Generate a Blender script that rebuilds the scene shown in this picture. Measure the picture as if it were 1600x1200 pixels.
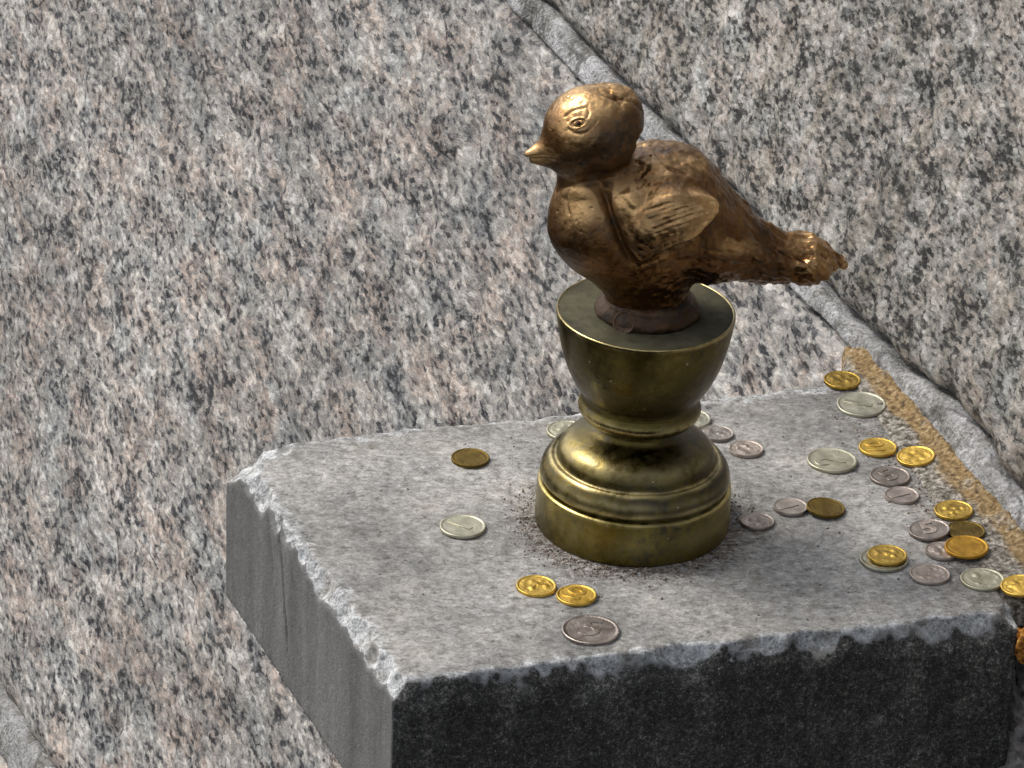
import bpy, bmesh, math, random
import numpy as np
from mathutils import Vector, Matrix

# ------------------------------------------------------------------ camera, sky, sun, exposure
for o in list(bpy.data.objects):
    bpy.data.objects.remove(o)
scene = bpy.context.scene
COL = scene.collection

cam_data = bpy.data.cameras.new('camera')
cam_data.sensor_width = 36.0
cam_data.lens = 191.25
cam_data.clip_start = 0.05
cam_data.clip_end = 100.0
camera = bpy.data.objects.new('camera', cam_data)
COL.objects.link(camera)
# telephoto view from 2.4 m away, 27 degrees above the ledge, rolled two degrees
elev, roll = math.radians(27.0), math.radians(2.0)
fwd = Vector((0, math.cos(elev), -math.sin(elev)))
right0 = Vector((1, 0, 0)); up0 = right0.cross(fwd)
right = right0 * math.cos(roll) + up0 * math.sin(roll)
up = -right0 * math.sin(roll) + up0 * math.cos(roll)
m = Matrix((right, up, -fwd)).transposed().to_4x4()
m.translation = Vector((-0.05553, -2.13698, 1.15533))
camera.matrix_world = m
scene.camera = camera

SUN_AZ, SUN_EL = math.radians(-62.0), math.radians(50.0)      # azimuth from +Y, clockwise; sun stands left and a little behind
world = bpy.data.worlds.new('World')
scene.world = world
world.use_nodes = True
wn, wl = world.node_tree.nodes, world.node_tree.links
wn.clear()
sky = wn.new('ShaderNodeTexSky')
sky.sky_type = 'NISHITA'
sky.sun_disc = False
sky.sun_elevation = SUN_EL
sky.sun_rotation = SUN_AZ
sky.dust_density = 4.0
sky.air_density = 1.0
hsv = wn.new('ShaderNodeHueSaturation')          # thin overcast: the blue is washed out everywhere
hsv.inputs['Saturation'].default_value = 0.35
bg = wn.new('ShaderNodeBackground')
bg.inputs['Strength'].default_value = 0.14
wo = wn.new('ShaderNodeOutputWorld')
wl.new(sky.outputs[0], hsv.inputs['Color'])
wl.new(hsv.outputs[0], bg.inputs['Color'])
wl.new(bg.outputs[0], wo.inputs['Surface'])

sun_data = bpy.data.lights.new('sun', 'SUN')
sun_data.energy = 1.5 
sun_data.angle = math.radians(20.0)
sun_data.color = (1.0, 0.95, 0.87)
sun = bpy.data.objects.new('sun', sun_data)
COL.objects.link(sun)
sd = Vector((math.sin(SUN_AZ) * math.cos(SUN_EL), math.cos(SUN_AZ) * math.cos(SUN_EL), math.sin(SUN_EL)))
sun.rotation_euler = sd.to_track_quat('Z', 'Y').to_euler()
sun.location = (-1.5, 0.8, 2.5)

scene.render.engine = 'CYCLES'
vs = scene.view_settings
vs.view_transform = 'Standard'
vs.look = 'None'
vs.gamma = 1.0
vs.exposure = 0.48
vs.use_curve_mapping = False

# ------------------------------------------------------------------ helpers
MM = 0.001

def tag(o, label=None, cat=None, group=None, kind=None):
    if label: o['label'] = label
    if cat: o['category'] = cat
    if group: o['group'] = group
    if kind: o['kind'] = kind
    return o

def empty(name, loc=(0, 0, 0), parent=None):
    o = bpy.data.objects.new(name, None)
    o.empty_display_size = 0.02
    COL.objects.link(o)
    o.location = loc
    if parent: o.parent = parent
    return o

def mesh_obj(name, verts, faces, mat, parent=None, smooth=True):
    me = bpy.data.meshes.new(name)
    me.from_pydata([tuple(v) for v in verts] if not isinstance(verts, np.ndarray) else verts.tolist(), [],
                   faces.tolist() if isinstance(faces, np.ndarray) else faces)
    me.materials.append(mat)
    if smooth:
        me.polygons.foreach_set('use_smooth', [True] * len(me.polygons))
    me.update()
    o = bpy.data.objects.new(name, me)
    COL.objects.link(o)
    if parent: o.parent = parent
    return o

def add_attr(o, name, vals):
    a = o.data.attributes.new(name, 'FLOAT', 'POINT')
    a.data.foreach_set('value', np.asarray(vals, dtype=np.float32))

_tab = np.random.RandomState(11).rand(64, 64, 64).astype(np.float32) * 2 - 1
def vnoise(P, size, seed=0):
    """smooth value noise in [-1,1]; P is (N,3), size is the lattice spacing"""
    q = np.asarray(P, dtype=np.float32) / size + np.float32(seed * 7.31)
    i = np.floor(q).astype(np.int32)
    f = q - i
    f = f * f * (3 - 2 * f)
    i0 = i & 63; i1 = (i + 1) & 63
    x0, y0, z0 = i0.T; x1, y1, z1 = i1.T
    fx, fy, fz = f.T
    def lerp(a, b, t): return a + (b - a) * t
    a = lerp(lerp(_tab[x0, y0, z0], _tab[x1, y0, z0], fx), lerp(_tab[x0, y1, z0], _tab[x1, y1, z0], fx), fy)
    b = lerp(lerp(_tab[x0, y0, z1], _tab[x1, y0, z1], fx), lerp(_tab[x0, y1, z1], _tab[x1, y1, z1], fx), fy)
    return lerp(a, b, fz)

def fbm(P, size, octaves=3, seed=0, gain=0.5):
    s, a, t = 0, 1.0, 0
    for k in range(octaves):
        s = s + a * vnoise(P, size / 2 ** k, seed + k); t += a; a *= gain
    return s / t

def sstep(a, b, x):
    t = np.clip((x - a) / (b - a), 0, 1)
    return t * t * (3 - 2 * t)

def surface_nets(S, origin, h):
    """quad mesh of the zero level of the sampled distance field S (negative inside)"""
    nx, ny, nz = S.shape
    neg = S < 0
    cnt = np.zeros((nx - 1, ny - 1, nz - 1), np.int8)
    offs = [(i, j, k) for i in (0, 1) for j in (0, 1) for k in (0, 1)]
    for (i, j, k) in offs:
        cnt += neg[i:nx - 1 + i, j:ny - 1 + j, k:nz - 1 + k]
    act = (cnt > 0) & (cnt < 8)
    idx = np.argwhere(act)
    vid = -np.ones(act.shape, np.int64)
    vid[act] = np.arange(len(idx))
    vals = {o: S[idx[:, 0] + o[0], idx[:, 1] + o[1], idx[:, 2] + o[2]] for o in offs}
    acc = np.zeros((len(idx), 3)); n = np.zeros(len(idx))
    for a in offs:
        for ax in range(3):
            if a[ax] == 0:
                b = list(a); b[ax] = 1; b = tuple(b)
                va, vb = vals[a], vals[b]
                cr = (va < 0) != (vb < 0)
                t = np.where(cr, va / np.where(cr, va - vb, 1), 0)
                p = np.array(a, float)[None, :].repeat(len(idx), 0)
                p[:, ax] = t
                acc[cr] += p[cr]; n[cr] += 1
    V = (idx + acc / n[:, None]) * h + np.array(origin)
    F = []
    for ax in range(3):
        u, v = (ax + 1) % 3, (ax + 2) % 3
        sl0 = [slice(None)] * 3; sl1 = [slice(None)] * 3
        sl0[ax] = slice(0, -1); sl1[ax] = slice(1, None)
        a = neg[tuple(sl0)]; b = neg[tuple(sl1)]
        e = np.argwhere(a != b)
        ok = (e[:, u] > 0) & (e[:, v] > 0) & (e[:, u] < S.shape[u] - 1) & (e[:, v] < S.shape[v] - 1)
        e = e[ok]
        def g(du, dv):
            c = e.copy(); c[:, u] -= du; c[:, v] -= dv
            return vid[c[:, 0], c[:, 1], c[:, 2]]
        q = np.stack([g(1, 1), g(0, 1), g(0, 0), g(1, 0)], 1)
        flip = ~a[e[:, 0], e[:, 1], e[:, 2]]
        q[flip] = q[flip][:, ::-1]
        F.append(q)
    return V, np.concatenate(F)

def vert_normals(V, F):
    a, b, c, d = V[F[:, 0]], V[F[:, 1]], V[F[:, 2]], V[F[:, 3]]
    fn = np.cross(c - a, d - b)
    N = np.zeros_like(V)
    for k in range(4):
        for ax in range(3):
            N[:, ax] += np.bincount(F[:, k], fn[:, ax], len(V))
    return N / np.maximum(np.linalg.norm(N, axis=1, keepdims=True), 1e-9)

def relax(V, F, it=2, lam=0.5):
    for _ in range(it):
        S = np.zeros_like(V); n = np.zeros(len(V))
        for k in range(4):
            i, j = F[:, k], F[:, (k + 1) % 4]
            for ax in range(3):
                S[:, ax] += np.bincount(i, V[j, ax], len(V)) + np.bincount(j, V[i, ax], len(V))
            n += np.bincount(i, minlength=len(V)) + np.bincount(j, minlength=len(V))
        V = V + lam * (S / np.maximum(n, 1)[:, None] - V)
    return V

def lathe(profile, seg=112):
    """profile: list of (r, z); closed on the axis at both ends"""
    V, F = [], []
    n = len(profile)
    for (r, z) in profile:
        for k in range(seg):
            a = 2 * math.pi * k / seg
            V.append((r * math.cos(a), r * math.sin(a), z))
    for i in range(n - 1):
        for k in range(seg):
            k2 = (k + 1) % seg
            F.append((i * seg + k, i * seg + k2, (i + 1) * seg + k2, (i + 1) * seg + k))
    b = len(V); V.append((0, 0, profile[0][1])); V.append((0, 0, profile[-1][1]))
    for k in range(seg):
        k2 = (k + 1) % seg
        F.append((b, k2, k)); F.append((b + 1, (n - 1) * seg + k, (n - 1) * seg + k2))
    return V, F

def spline(pts, n=6):
    """Catmull-Rom through a list of 2D points"""
    P = [pts[0]] + list(pts) + [pts[-1]]
    out = []
    for i in range(1, len(P) - 2):
        p0, p1, p2, p3 = (np.array(P[i + k], float) for k in (-1, 0, 1, 2))
        for k in range(n):
            t = k / n
            out.append(0.5 * (2 * p1 + (p2 - p0) * t + (2 * p0 - 5 * p1 + 4 * p2 - p3) * t * t + (3 * p1 - p0 - 3 * p2 + p3) * t ** 3))
    out.append(np.array(pts[-1], float))
    return np.array(out)

# ------------------------------------------------------------------ materials
class NT:
    def __init__(s, name):
        s.mat = bpy.data.materials.new(name); s.mat.use_nodes = True
        s.t = s.mat.node_tree; s.n = s.t.nodes; s.l = s.t.links
        s.n.clear()
        s.out = s.n.new('ShaderNodeOutputMaterial')
        s.b = s.n.new('ShaderNodeBsdfPrincipled')
        s.l.new(s.b.outputs[0], s.out.inputs[0])
        s.tc = s.n.new('ShaderNodeTexCoord')
    def link(s, a, b): s.l.new(a, b)
    def coords(s, scale=(1, 1, 1), rot=(0, 0, 0)):
        mp = s.n.new('ShaderNodeMapping')
        mp.inputs['Scale'].default_value = scale
        mp.inputs['Rotation'].default_value = rot
        s.link(s.tc.outputs['Object'], mp.inputs[0])
        return mp.outputs[0]
    def noise(s, vec, scale, detail=4, rough=0.55, dist=0.0, col=False):
        n = s.n.new('ShaderNodeTexNoise')
        n.inputs['Scale'].default_value = scale; n.inputs['Detail'].default_value = detail
        n.inputs['Roughness'].default_value = rough; n.inputs['Distortion'].default_value = dist
        if vec is not None: s.link(vec, n.inputs['Vector'])
        return n.outputs['Color' if col else 'Fac']
    def voro(s, vec, scale, feature='F1', out='Color', rnd=1.0):
        n = s.n.new('ShaderNodeTexVoronoi'); n.feature = feature
        n.inputs['Scale'].default_value = scale; n.inputs['Randomness'].default_value = rnd
        s.link(vec, n.inputs['Vector'])
        return n.outputs[out]
    def math(s, op, a, b=None, c=None, clamp=False):
        n = s.n.new('ShaderNodeMath'); n.operation = op; n.use_clamp = clamp
        for k, v in enumerate((a, b, c)):
            if v is None: continue
            if isinstance(v, (int, float)): n.inputs[k].default_value = v
            else: s.link(v, n.inputs[k])
        return n.outputs[0]
    def ramp(s, fac, stops, interp='LINEAR'):
        n = s.n.new('ShaderNodeValToRGB'); n.color_ramp.interpolation = interp
        el = n.color_ramp.elements
        while len(el) > 1: el.remove(el[-1])
        for i, (p, c) in enumerate(stops):
            e = el[0] if i == 0 else el.new(p)
            e.position = p
            e.color = (c, c, c, 1) if isinstance(c, (int, float)) else (*c, 1)
        s.link(fac, n.inputs[0])
        return n.outputs[0]
    def mix(s, fac, a, b, mode='MIX'):
        n = s.n.new('ShaderNodeMix'); n.data_type = 'RGBA'; n.blend_type = mode
        for sock, v in ((n.inputs[0], fac), (n.inputs[6], a), (n.inputs[7], b)):
            if isinstance(v, (int, float)): sock.default_value = v
            elif isinstance(v, tuple): sock.default_value = (*v, 1)
            else: s.link(v, sock)
        return n.outputs[2]
    def vadd(s, vec, col, amt):
        a = s.n.new('ShaderNodeVectorMath'); a.operation = 'MULTIPLY_ADD'
        s.link(col, a.inputs[0]); a.inputs[1].default_value = (amt,) * 3; s.link(vec, a.inputs[2])
        return a.outputs[0]
    def sep(s, col):
        n = s.n.new('ShaderNodeSeparateColor'); s.link(col, n.inputs[0]); return n.outputs
    def attr(s, name):
        n = s.n.new('ShaderNodeAttribute'); n.attribute_name = name; return n.outputs['Fac']
    def bump(s, h, strength, dist, prev=None):
        n = s.n.new('ShaderNodeBump')
        n.inputs['Strength'].default_value = strength; n.inputs['Distance'].default_value = dist
        s.link(h, n.inputs['Height'])
        if prev is not None: s.link(prev, n.inputs['Normal'])
        return n.outputs[0]
    def done(s, color=None, rough=None, metal=0.0, normal=None, spec=None):
        for k, v in (('Base Color', color), ('Roughness', rough), ('Metallic', metal), ('Normal', normal), ('Specular IOR Level', spec)):
            if v is None: continue
            if isinstance(v, (int, float)): s.b.inputs[k].default_value = v
            elif isinstance(v, tuple): s.b.inputs[k].default_value = (*v, 1)
            else: s.link(v, s.b.inputs[k])
        return s.mat

def granite(name, grain, stops, streak=0.0, stretch=2.1, pink=0.8):
    """coarse granite: irregular crystals of dark mica, grey quartz and pink and cream feldspar; grain in metres"""
    t = NT(name)
    v = t.coords((1 / stretch, 1, 1))
    A = t.noise(v, 0.16 / grain, 7, 0.70)
    Bn = t.noise(v, 0.75 / grain, 3, 0.62, 0.35)
    warp = t.noise(v, 1.3 / grain, 2, 0.6, col=True)
    vd = t.vadd(v, warp, grain * 0.9)
    C = t.sep(t.voro(vd, 1.25 / grain))
    f = t.math('ADD', t.math('MULTIPLY_ADD', A, 1.15, -0.575), t.math('MULTIPLY_ADD', Bn, 0.85, -0.425))
    f = t.math('ADD', f, t.math('MULTIPLY_ADD', C[0], 0.30, 0.35))
    col = t.ramp(f, stops)
    zp = t.ramp(t.noise(v, 0.10 / grain, 5, 0.62), [(0.47, 0.0), (0.58, 1.0)])
    zp = t.math('MULTIPLY', zp, t.ramp(C[1], [(0.25, 0.35), (0.6, 1.0)]))
    col = t.mix(t.math('MULTIPLY', zp, pink), col, (1.02, 0.86, 0.79), 'MULTIPLY')
    zb = t.ramp(t.noise(t.coords((1 / stretch, 1.05, 1.4)), 0.085 / grain, 5, 0.62), [(0.50, 0.0), (0.60, 1.0)])
    col = t.mix(t.math('MULTIPLY', zb, 0.75), col, (0.88, 0.95, 1.01), 'MULTIPLY')
    lum = t.noise(v, 7.0, 3, 0.6)
    col = t.mix(1.0, col, t.ramp(lum, [(0.35, 0.78), (0.65, 1.15)]), 'MULTIPLY')
    if streak:
        st = t.ramp(t.noise(t.coords((50, 7, 1)), 1.0, 4, 0.6), [(0.46, 0.0), (0.68, 1.0)])
        col = t.mix(t.math('MULTIPLY', st, streak), col, (0.62, 0.57, 0.48), 'MULTIPLY')
        pz = t.ramp(t.noise(v, 35.0, 5, 0.7), [(0.58, 0.0), (0.72, 0.6)])
        col = t.mix(pz, col, (0.50, 0.50, 0.49))
    fine = t.noise(v, 1000, 2, 0.6)
    col = t.mix(0.35, col, t.ramp(fine, [(0.3, 0.35), (0.7, 1.15)]), 'MULTIPLY')
    h = t.math('ADD', t.math('MULTIPLY', f, 0.8), t.math('MULTIPLY', fine, 0.3))
    nb = t.bump(h, 0.8, grain * 0.45)
    return t.done(col, t.ramp(C[2], [(0, 0.45), (1, 0.85)]), 0, nb, 0.4)

M = {}
M['granite_lower'] = granite('granite_lower', 0.0034,
    [(0.22, (0.012, 0.012, 0.015)), (0.33, (0.052, 0.052, 0.055)), (0.41, (0.155, 0.152, 0.149)), (0.51, (0.25, 0.238, 0.224)),
     (0.63, (0.345, 0.328, 0.304)), (0.78, (0.55, 0.53, 0.50))])
M['granite_upper'] = granite('granite_upper', 0.0028,
    [(0.25, (0.010, 0.010, 0.010)), (0.36, (0.045, 0.044, 0.042)), (0.43, (0.135, 0.132, 0.124)), (0.52, (0.235, 0.226, 0.208)),
     (0.63, (0.315, 0.30, 0.277)), (0.80, (0.50, 0.485, 0.46))], streak=0.8, stretch=1.7, pink=0.6)

def mat_mortar():
    t = NT('mortar'); v = t.coords()
    a = t.noise(v, 30, 5, 0.6); b = t.noise(v, 450, 3, 0.6)
    col = t.ramp(a, [(0.3, (0.15, 0.15, 0.145)), (0.48, (0.31, 0.31, 0.31)), (0.64, (0.46, 0.46, 0.475))])
    col = t.mix(t.ramp(t.noise(v, 75, 4, 0.65), [(0.50, 0.0), (0.64, 0.65)]), col, (0.10, 0.095, 0.07))
    col = t.mix(0.8, col, t.ramp(b, [(0.32, 0.35), (0.68, 1.2)]), 'MULTIPLY')
    ck = t.ramp(t.voro(t.vadd(t.coords((0.5, 1, 1)), t.noise(v, 60, 3, 0.6, col=True), 0.02), 13, 'DISTANCE_TO_EDGE', 'Distance'), [(0.006, 0.6), (0.022, 0.0)])
    col = t.mix(ck, col, (0.03, 0.028, 0.024))
    return t.done(col, 0.85, 0, t.bump(t.math('ADD', b, t.noise(v, 140, 4, 0.7)), 0.9, 0.0022))
M['mortar'] = mat_mortar()

def mat_ledge():
    t = NT('ledge_stone'); v = t.coords()
    n1 = t.noise(v, 26, 4, 0.62); n2 = t.noise(v, 170, 4, 0.7); n3 = t.noise(v, 800, 3, 0.75)
    nf = t.noise(t.coords((0.75, 1.1, 1.0)), 380, 4, 0.75, 0.6)
    # worn top: grey with brownish grime and light crystals
    mixn = t.math('ADD', t.math('MULTIPLY', n2, 0.35), t.math('ADD', t.math('MULTIPLY', nf, 0.40), t.math('MULTIPLY', n3, 0.25)))
    top = t.ramp(mixn, [(0.36, (0.075, 0.072, 0.066)), (0.44, (0.21, 0.205, 0.195)), (0.50, (0.315, 0.31, 0.30)), (0.57, (0.43, 0.425, 0.415)), (0.66, (0.70, 0.695, 0.68))])
    top = t.mix(t.ramp(n1, [(0.44, 0.0), (0.64, 0.5)]), top, (0.84, 0.80, 0.72), 'MULTIPLY')
    top = t.mix(t.ramp(t.noise(v, 70, 4, 0.65), [(0.56, 0.0), (0.70, 0.5)]), top, (0.17, 0.155, 0.13))
    top = t.mix(1.0, top, t.ramp(t.noise(v, 13, 5, 0.65), [(0.36, 0.50), (0.62, 1.12)]), 'MULTIPLY')
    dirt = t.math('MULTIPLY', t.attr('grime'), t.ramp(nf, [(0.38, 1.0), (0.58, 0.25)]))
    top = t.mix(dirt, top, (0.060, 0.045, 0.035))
    # broken edges: fresh pale stone
    fr = t.math('ADD', t.math('MULTIPLY', n3, 0.5), t.math('MULTIPLY', n2, 0.5))
    fresh = t.ramp(fr, [(0.37, (0.07, 0.073, 0.076)), (0.44, (0.22, 0.228, 0.232)), (0.54, (0.43, 0.44, 0.445)), (0.66, (0.74, 0.75, 0.76))])
    fm = t.ramp(t.math('ADD', t.attr('fresh'), t.math('MULTIPLY', t.math('SUBTRACT', n2, 0.5), 1.6)), [(0.30, 0.0), (0.75, 1.0)])
    col = t.mix(fm, top, fresh)
    # sawn left side: plain mid grey with faint rain streaks
    sv = t.coords((55, 55, 5))
    saw = t.ramp(t.noise(sv, 1.0, 4, 0.6), [(0.3, (0.105, 0.105, 0.103)), (0.55, (0.155, 0.155, 0.152)), (0.75, (0.205, 0.205, 0.20))])
    saw = t.mix(0.5, saw, t.ramp(n2, [(0.3, 0.55), (0.7, 1.2)]), 'MULTIPLY')
    saw = t.mix(t.math('MULTIPLY', t.attr('crack'), t.ramp(n3, [(0.4, 1.0), (0.6, 0.4)])), saw, (0.035, 0.032, 0.028))
    sm = t.ramp(t.math('ADD', t.attr('sawn'), t.math('MULTIPLY', t.math('SUBTRACT', n2, 0.5), 0.9)), [(0.40, 0.0), (0.60, 1.0)])
    col = t.mix(sm, col, saw)
    # front: near-black colour with mineral specks
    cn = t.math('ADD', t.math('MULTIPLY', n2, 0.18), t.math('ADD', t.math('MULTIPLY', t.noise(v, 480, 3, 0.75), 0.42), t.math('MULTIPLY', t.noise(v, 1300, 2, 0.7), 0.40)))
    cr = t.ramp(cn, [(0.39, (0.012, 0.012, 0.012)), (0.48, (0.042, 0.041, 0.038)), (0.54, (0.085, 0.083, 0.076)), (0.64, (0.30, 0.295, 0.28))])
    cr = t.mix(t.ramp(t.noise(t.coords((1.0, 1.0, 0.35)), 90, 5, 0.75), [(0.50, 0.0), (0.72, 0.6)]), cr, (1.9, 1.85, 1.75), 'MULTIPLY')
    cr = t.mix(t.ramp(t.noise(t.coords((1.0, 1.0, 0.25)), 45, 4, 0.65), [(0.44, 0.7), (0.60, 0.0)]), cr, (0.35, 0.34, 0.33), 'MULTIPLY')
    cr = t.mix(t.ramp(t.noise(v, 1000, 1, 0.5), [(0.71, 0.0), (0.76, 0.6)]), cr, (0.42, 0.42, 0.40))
    cm = t.ramp(t.math('ADD', t.attr('front_dark'), t.math('MULTIPLY', t.math('SUBTRACT', fr, 0.5), 2.6)), [(0.30, 0.0), (0.80, 1.0)])
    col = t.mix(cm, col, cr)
    h = t.math('ADD', t.math('MULTIPLY', n3, 0.5), t.math('MULTIPLY', nf, 0.9))
    bump_k = t.bump(h, 0.75, 0.0011)
    return t.done(col, 0.8, 0, bump_k, 0.35)
M['ledge'] = mat_ledge()

def mat_lichen(name, ochre):
    t = NT(name); v = t.coords()
    a = t.noise(v, 60, 5, 0.65); b = t.noise(v, 420, 4, 0.65)
    if ochre > 1:
        col = t.ramp(b, [(0.35, (0.10, 0.03, 0.008)), (0.5, (0.42, 0.17, 0.03)), (0.68, (0.62, 0.33, 0.08))])
    else:
        grey = t.ramp(b, [(0.36, (0.045, 0.038, 0.03)), (0.48, (0.15, 0.135, 0.11)), (0.57, (0.26, 0.24, 0.21)), (0.68, (0.46, 0.43, 0.38))])
        yel = t.ramp(b, [(0.34, (0.06, 0.042, 0.026)), (0.47, (0.17, 0.112, 0.05)), (0.57, (0.25, 0.168, 0.075)), (0.72, (0.38, 0.31, 0.20))])
        k = t.math('MULTIPLY', t.attr('lichen'), t.ramp(a, [(0.32, 0.2), (0.46, 0.95)]))
        col = t.mix(k, grey, yel)
    return t.done(col, 0.95, 0, t.bump(b, 0.6, 0.0012), 0.2)
M['lichen'] = mat_lichen('lichen_and_grit', 1)
M['rust'] = mat_lichen('orange_lichen', 2)

def mat_metal(name, stops, patina, pat_lo, pat_hi, rough=(0.28, 0.5), scale=45, bump=0.25, speck=True, fine=260, worn=None, coat=0.0):
    t = NT(name); v = t.coords()
    a = t.noise(v, scale, 5, 0.62, 0.3); b = t.noise(v, fine, 4, 0.65); c = t.noise(v, scale * 0.35, 3, 0.6)
    col = t.ramp(t.math('ADD', t.math('MULTIPLY', a, 0.75), t.math('MULTIPLY', b, 0.25)), stops)
    pz = t.ramp(t.math('ADD', t.math('MULTIPLY', c, 0.6), t.math('MULTIPLY', b, 0.4)), [(pat_lo, 0.0), (pat_hi, 1.0)])
    col = t.mix(pz, col, patina)
    metal = t.math('SUBTRACT', 1.0, t.math('MULTIPLY', pz, 0.55))
    rg = t.math('ADD', t.math('MULTIPLY', t.ramp(a, [(0.3, rough[0]), (0.7, rough[1])]), 1.0), t.math('MULTIPLY', pz, 0.18))
    if speck:
        sp = t.ramp(t.voro(v, 330, 'F1', 'Distance'), [(0.10, 1.0), (0.16, 0.0)])
        gate = t.ramp(t.noise(v, 120, 2, 0.5), [(0.60, 0.0), (0.66, 1.0)])
        sp = t.math('MULTIPLY', sp, gate)
        col = t.mix(t.math('MULTIPLY', sp, 0.7), col, (0.55, 0.50, 0.42))
    if name.startswith('coin'):
        oi = t.n.new('ShaderNodeObjectInfo')
        col = t.mix(1.0, col, t.ramp(oi.outputs['Random'], [(0.0, (0.62, 0.60, 0.56)), (0.35, (0.92, 0.92, 0.92)), (0.7, (1.0, 0.97, 0.9)), (1.0, (0.8, 0.82, 0.8))]), 'MULTIPLY')
        rg = t.math('ADD', rg, t.math('MULTIPLY', oi.outputs['Random'], 0.12))
    if worn is not None:  # hand wear and painted highlights share this paler colour
        wz = t.math('MULTIPLY', t.attr('worn'), t.ramp(t.math('ADD', t.math('MULTIPLY', a, 0.6), t.math('MULTIPLY', b, 0.4)), [(0.38, 0.25), (0.56, 1.0)]))
        col = t.mix(wz, col, worn)
        metal = t.math('MAXIMUM', metal, wz)
        rg = t.math('SUBTRACT', rg, t.math('MULTIPLY', wz, 0.12))
    if coat:
        t.b.inputs['Coat Weight'].default_value = coat
        t.b.inputs['Coat Roughness'].default_value = 0.28
    return t.done(col, rg, metal, t.bump(t.math('ADD', b, t.math('MULTIPLY', a, 0.8)), bump, 0.0008))

M['bronze'] = mat_metal('bronze', [(0.30, (0.045, 0.018, 0.005)), (0.46, (0.15, 0.066, 0.018)), (0.60, (0.27, 0.135, 0.042)), (0.78, (0.42, 0.24, 0.088))],
                        (0.020, 0.010, 0.004), 0.45, 0.62, (0.24, 0.42), 34, 0.55, worn=(0.80, 0.50, 0.22), coat=0.22)
M['foot_bronze'] = mat_metal('foot_bronze', [(0.3, (0.045, 0.024, 0.013)), (0.5, (0.11, 0.062, 0.037)), (0.7, (0.22, 0.145, 0.10))],
                        (0.03, 0.02, 0.013), 0.45, 0.6, (0.35, 0.55), 60, 0.6)
M['brass'] = mat_metal('old_brass', [(0.32, (0.022, 0.015, 0.003)), (0.45, (0.070, 0.051, 0.009)), (0.58, (0.155, 0.118, 0.026)), (0.74, (0.38, 0.31, 0.12))],
                       (0.020, 0.016, 0.005), 0.44, 0.58, (0.22, 0.40), 34, 0.26, worn=(0.52, 0.42, 0.19), coat=0.2)
M['brass_drum'] = mat_metal('ledge_lit_brass', [(0.30, (0.060, 0.044, 0.007)), (0.45, (0.165, 0.125, 0.023)), (0.60, (0.28, 0.22, 0.055)), (0.8, (0.50, 0.42, 0.20))],
                       (0.035, 0.028, 0.008), 0.50, 0.64, (0.30, 0.46), 34, 0.3, worn=(0.62, 0.50, 0.20), coat=0.25)  # drum brass made paler: light reflected from the ledge put into its colour
M['brass_dull'] = mat_metal('tarnished_brass', [(0.32, (0.065, 0.060, 0.036)), (0.5, (0.155, 0.145, 0.095)), (0.68, (0.27, 0.25, 0.165))],
                       (0.055, 0.053, 0.038), 0.42, 0.58, (0.8, 0.95), 40, 0.3)
M['coin_gold'] = mat_metal('coin_gold', [(0.3, (0.50, 0.31, 0.055)), (0.55, (0.74, 0.50, 0.11)), (0.75, (0.84, 0.62, 0.20))],
                       (0.22, 0.12, 0.02), 0.56, 0.72, (0.22, 0.38), 150, 0.3, False, 900)
M['coin_brown'] = mat_metal('coin_brown', [(0.3, (0.105, 0.068, 0.016)), (0.55, (0.17, 0.115, 0.027)), (0.75, (0.25, 0.175, 0.05))],
                       (0.08, 0.05, 0.015), 0.5, 0.7, (0.35, 0.5), 150, 0.3, False, 900)
M['coin_amber'] = mat_metal('coin_amber', [(0.3, (0.46, 0.25, 0.035)), (0.55, (0.58, 0.33, 0.05)), (0.75, (0.66, 0.40, 0.08))],
                       (0.30, 0.15, 0.02), 0.6, 0.8, (0.35, 0.5), 150, 0.2, False, 900)
M['coin_pale'] = mat_metal('coin_pale', [(0.3, (0.36, 0.35, 0.27)), (0.55, (0.50, 0.49, 0.39)), (0.75, (0.60, 0.59, 0.49))],
                       (0.22, 0.21, 0.15), 0.55, 0.75, (0.28, 0.42), 150, 0.25, False, 900)
M['coin_pink'] = mat_metal('coin_pink', [(0.3, (0.27, 0.23, 0.21)), (0.55, (0.41, 0.36, 0.335)), (0.75, (0.56, 0.51, 0.48))],
                       (0.18, 0.14, 0.12), 0.55, 0.75, (0.28, 0.45), 150, 0.3, False, 900)

# ------------------------------------------------------------------ the embankment wall
# wall frame: x runs along the wall towards the camera, y up the face (which leans back 20 degrees), z out of the face
WA = Vector((0.1079, 0.1718, 0.0))
WD = Vector((0.3328, -0.9430, 0.0)).normalized()
batter = math.radians(20.0)
WN0 = Vector((-0.9430, -0.3328, 0.0)).normalized()
WN = WN0 * math.cos(batter) + Vector((0, 0, 1)) * math.sin(batter)
WS = WN.cross(WD)
wall = empty('embankment_wall')
wm = Matrix((WD, WS, WN)).transposed().to_4x4(); wm.translation = WA
wall.matrix_world = wm
tag(wall, 'old embankment wall of big speckled granite blocks with a pale mortar joint', 'wall')

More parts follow.
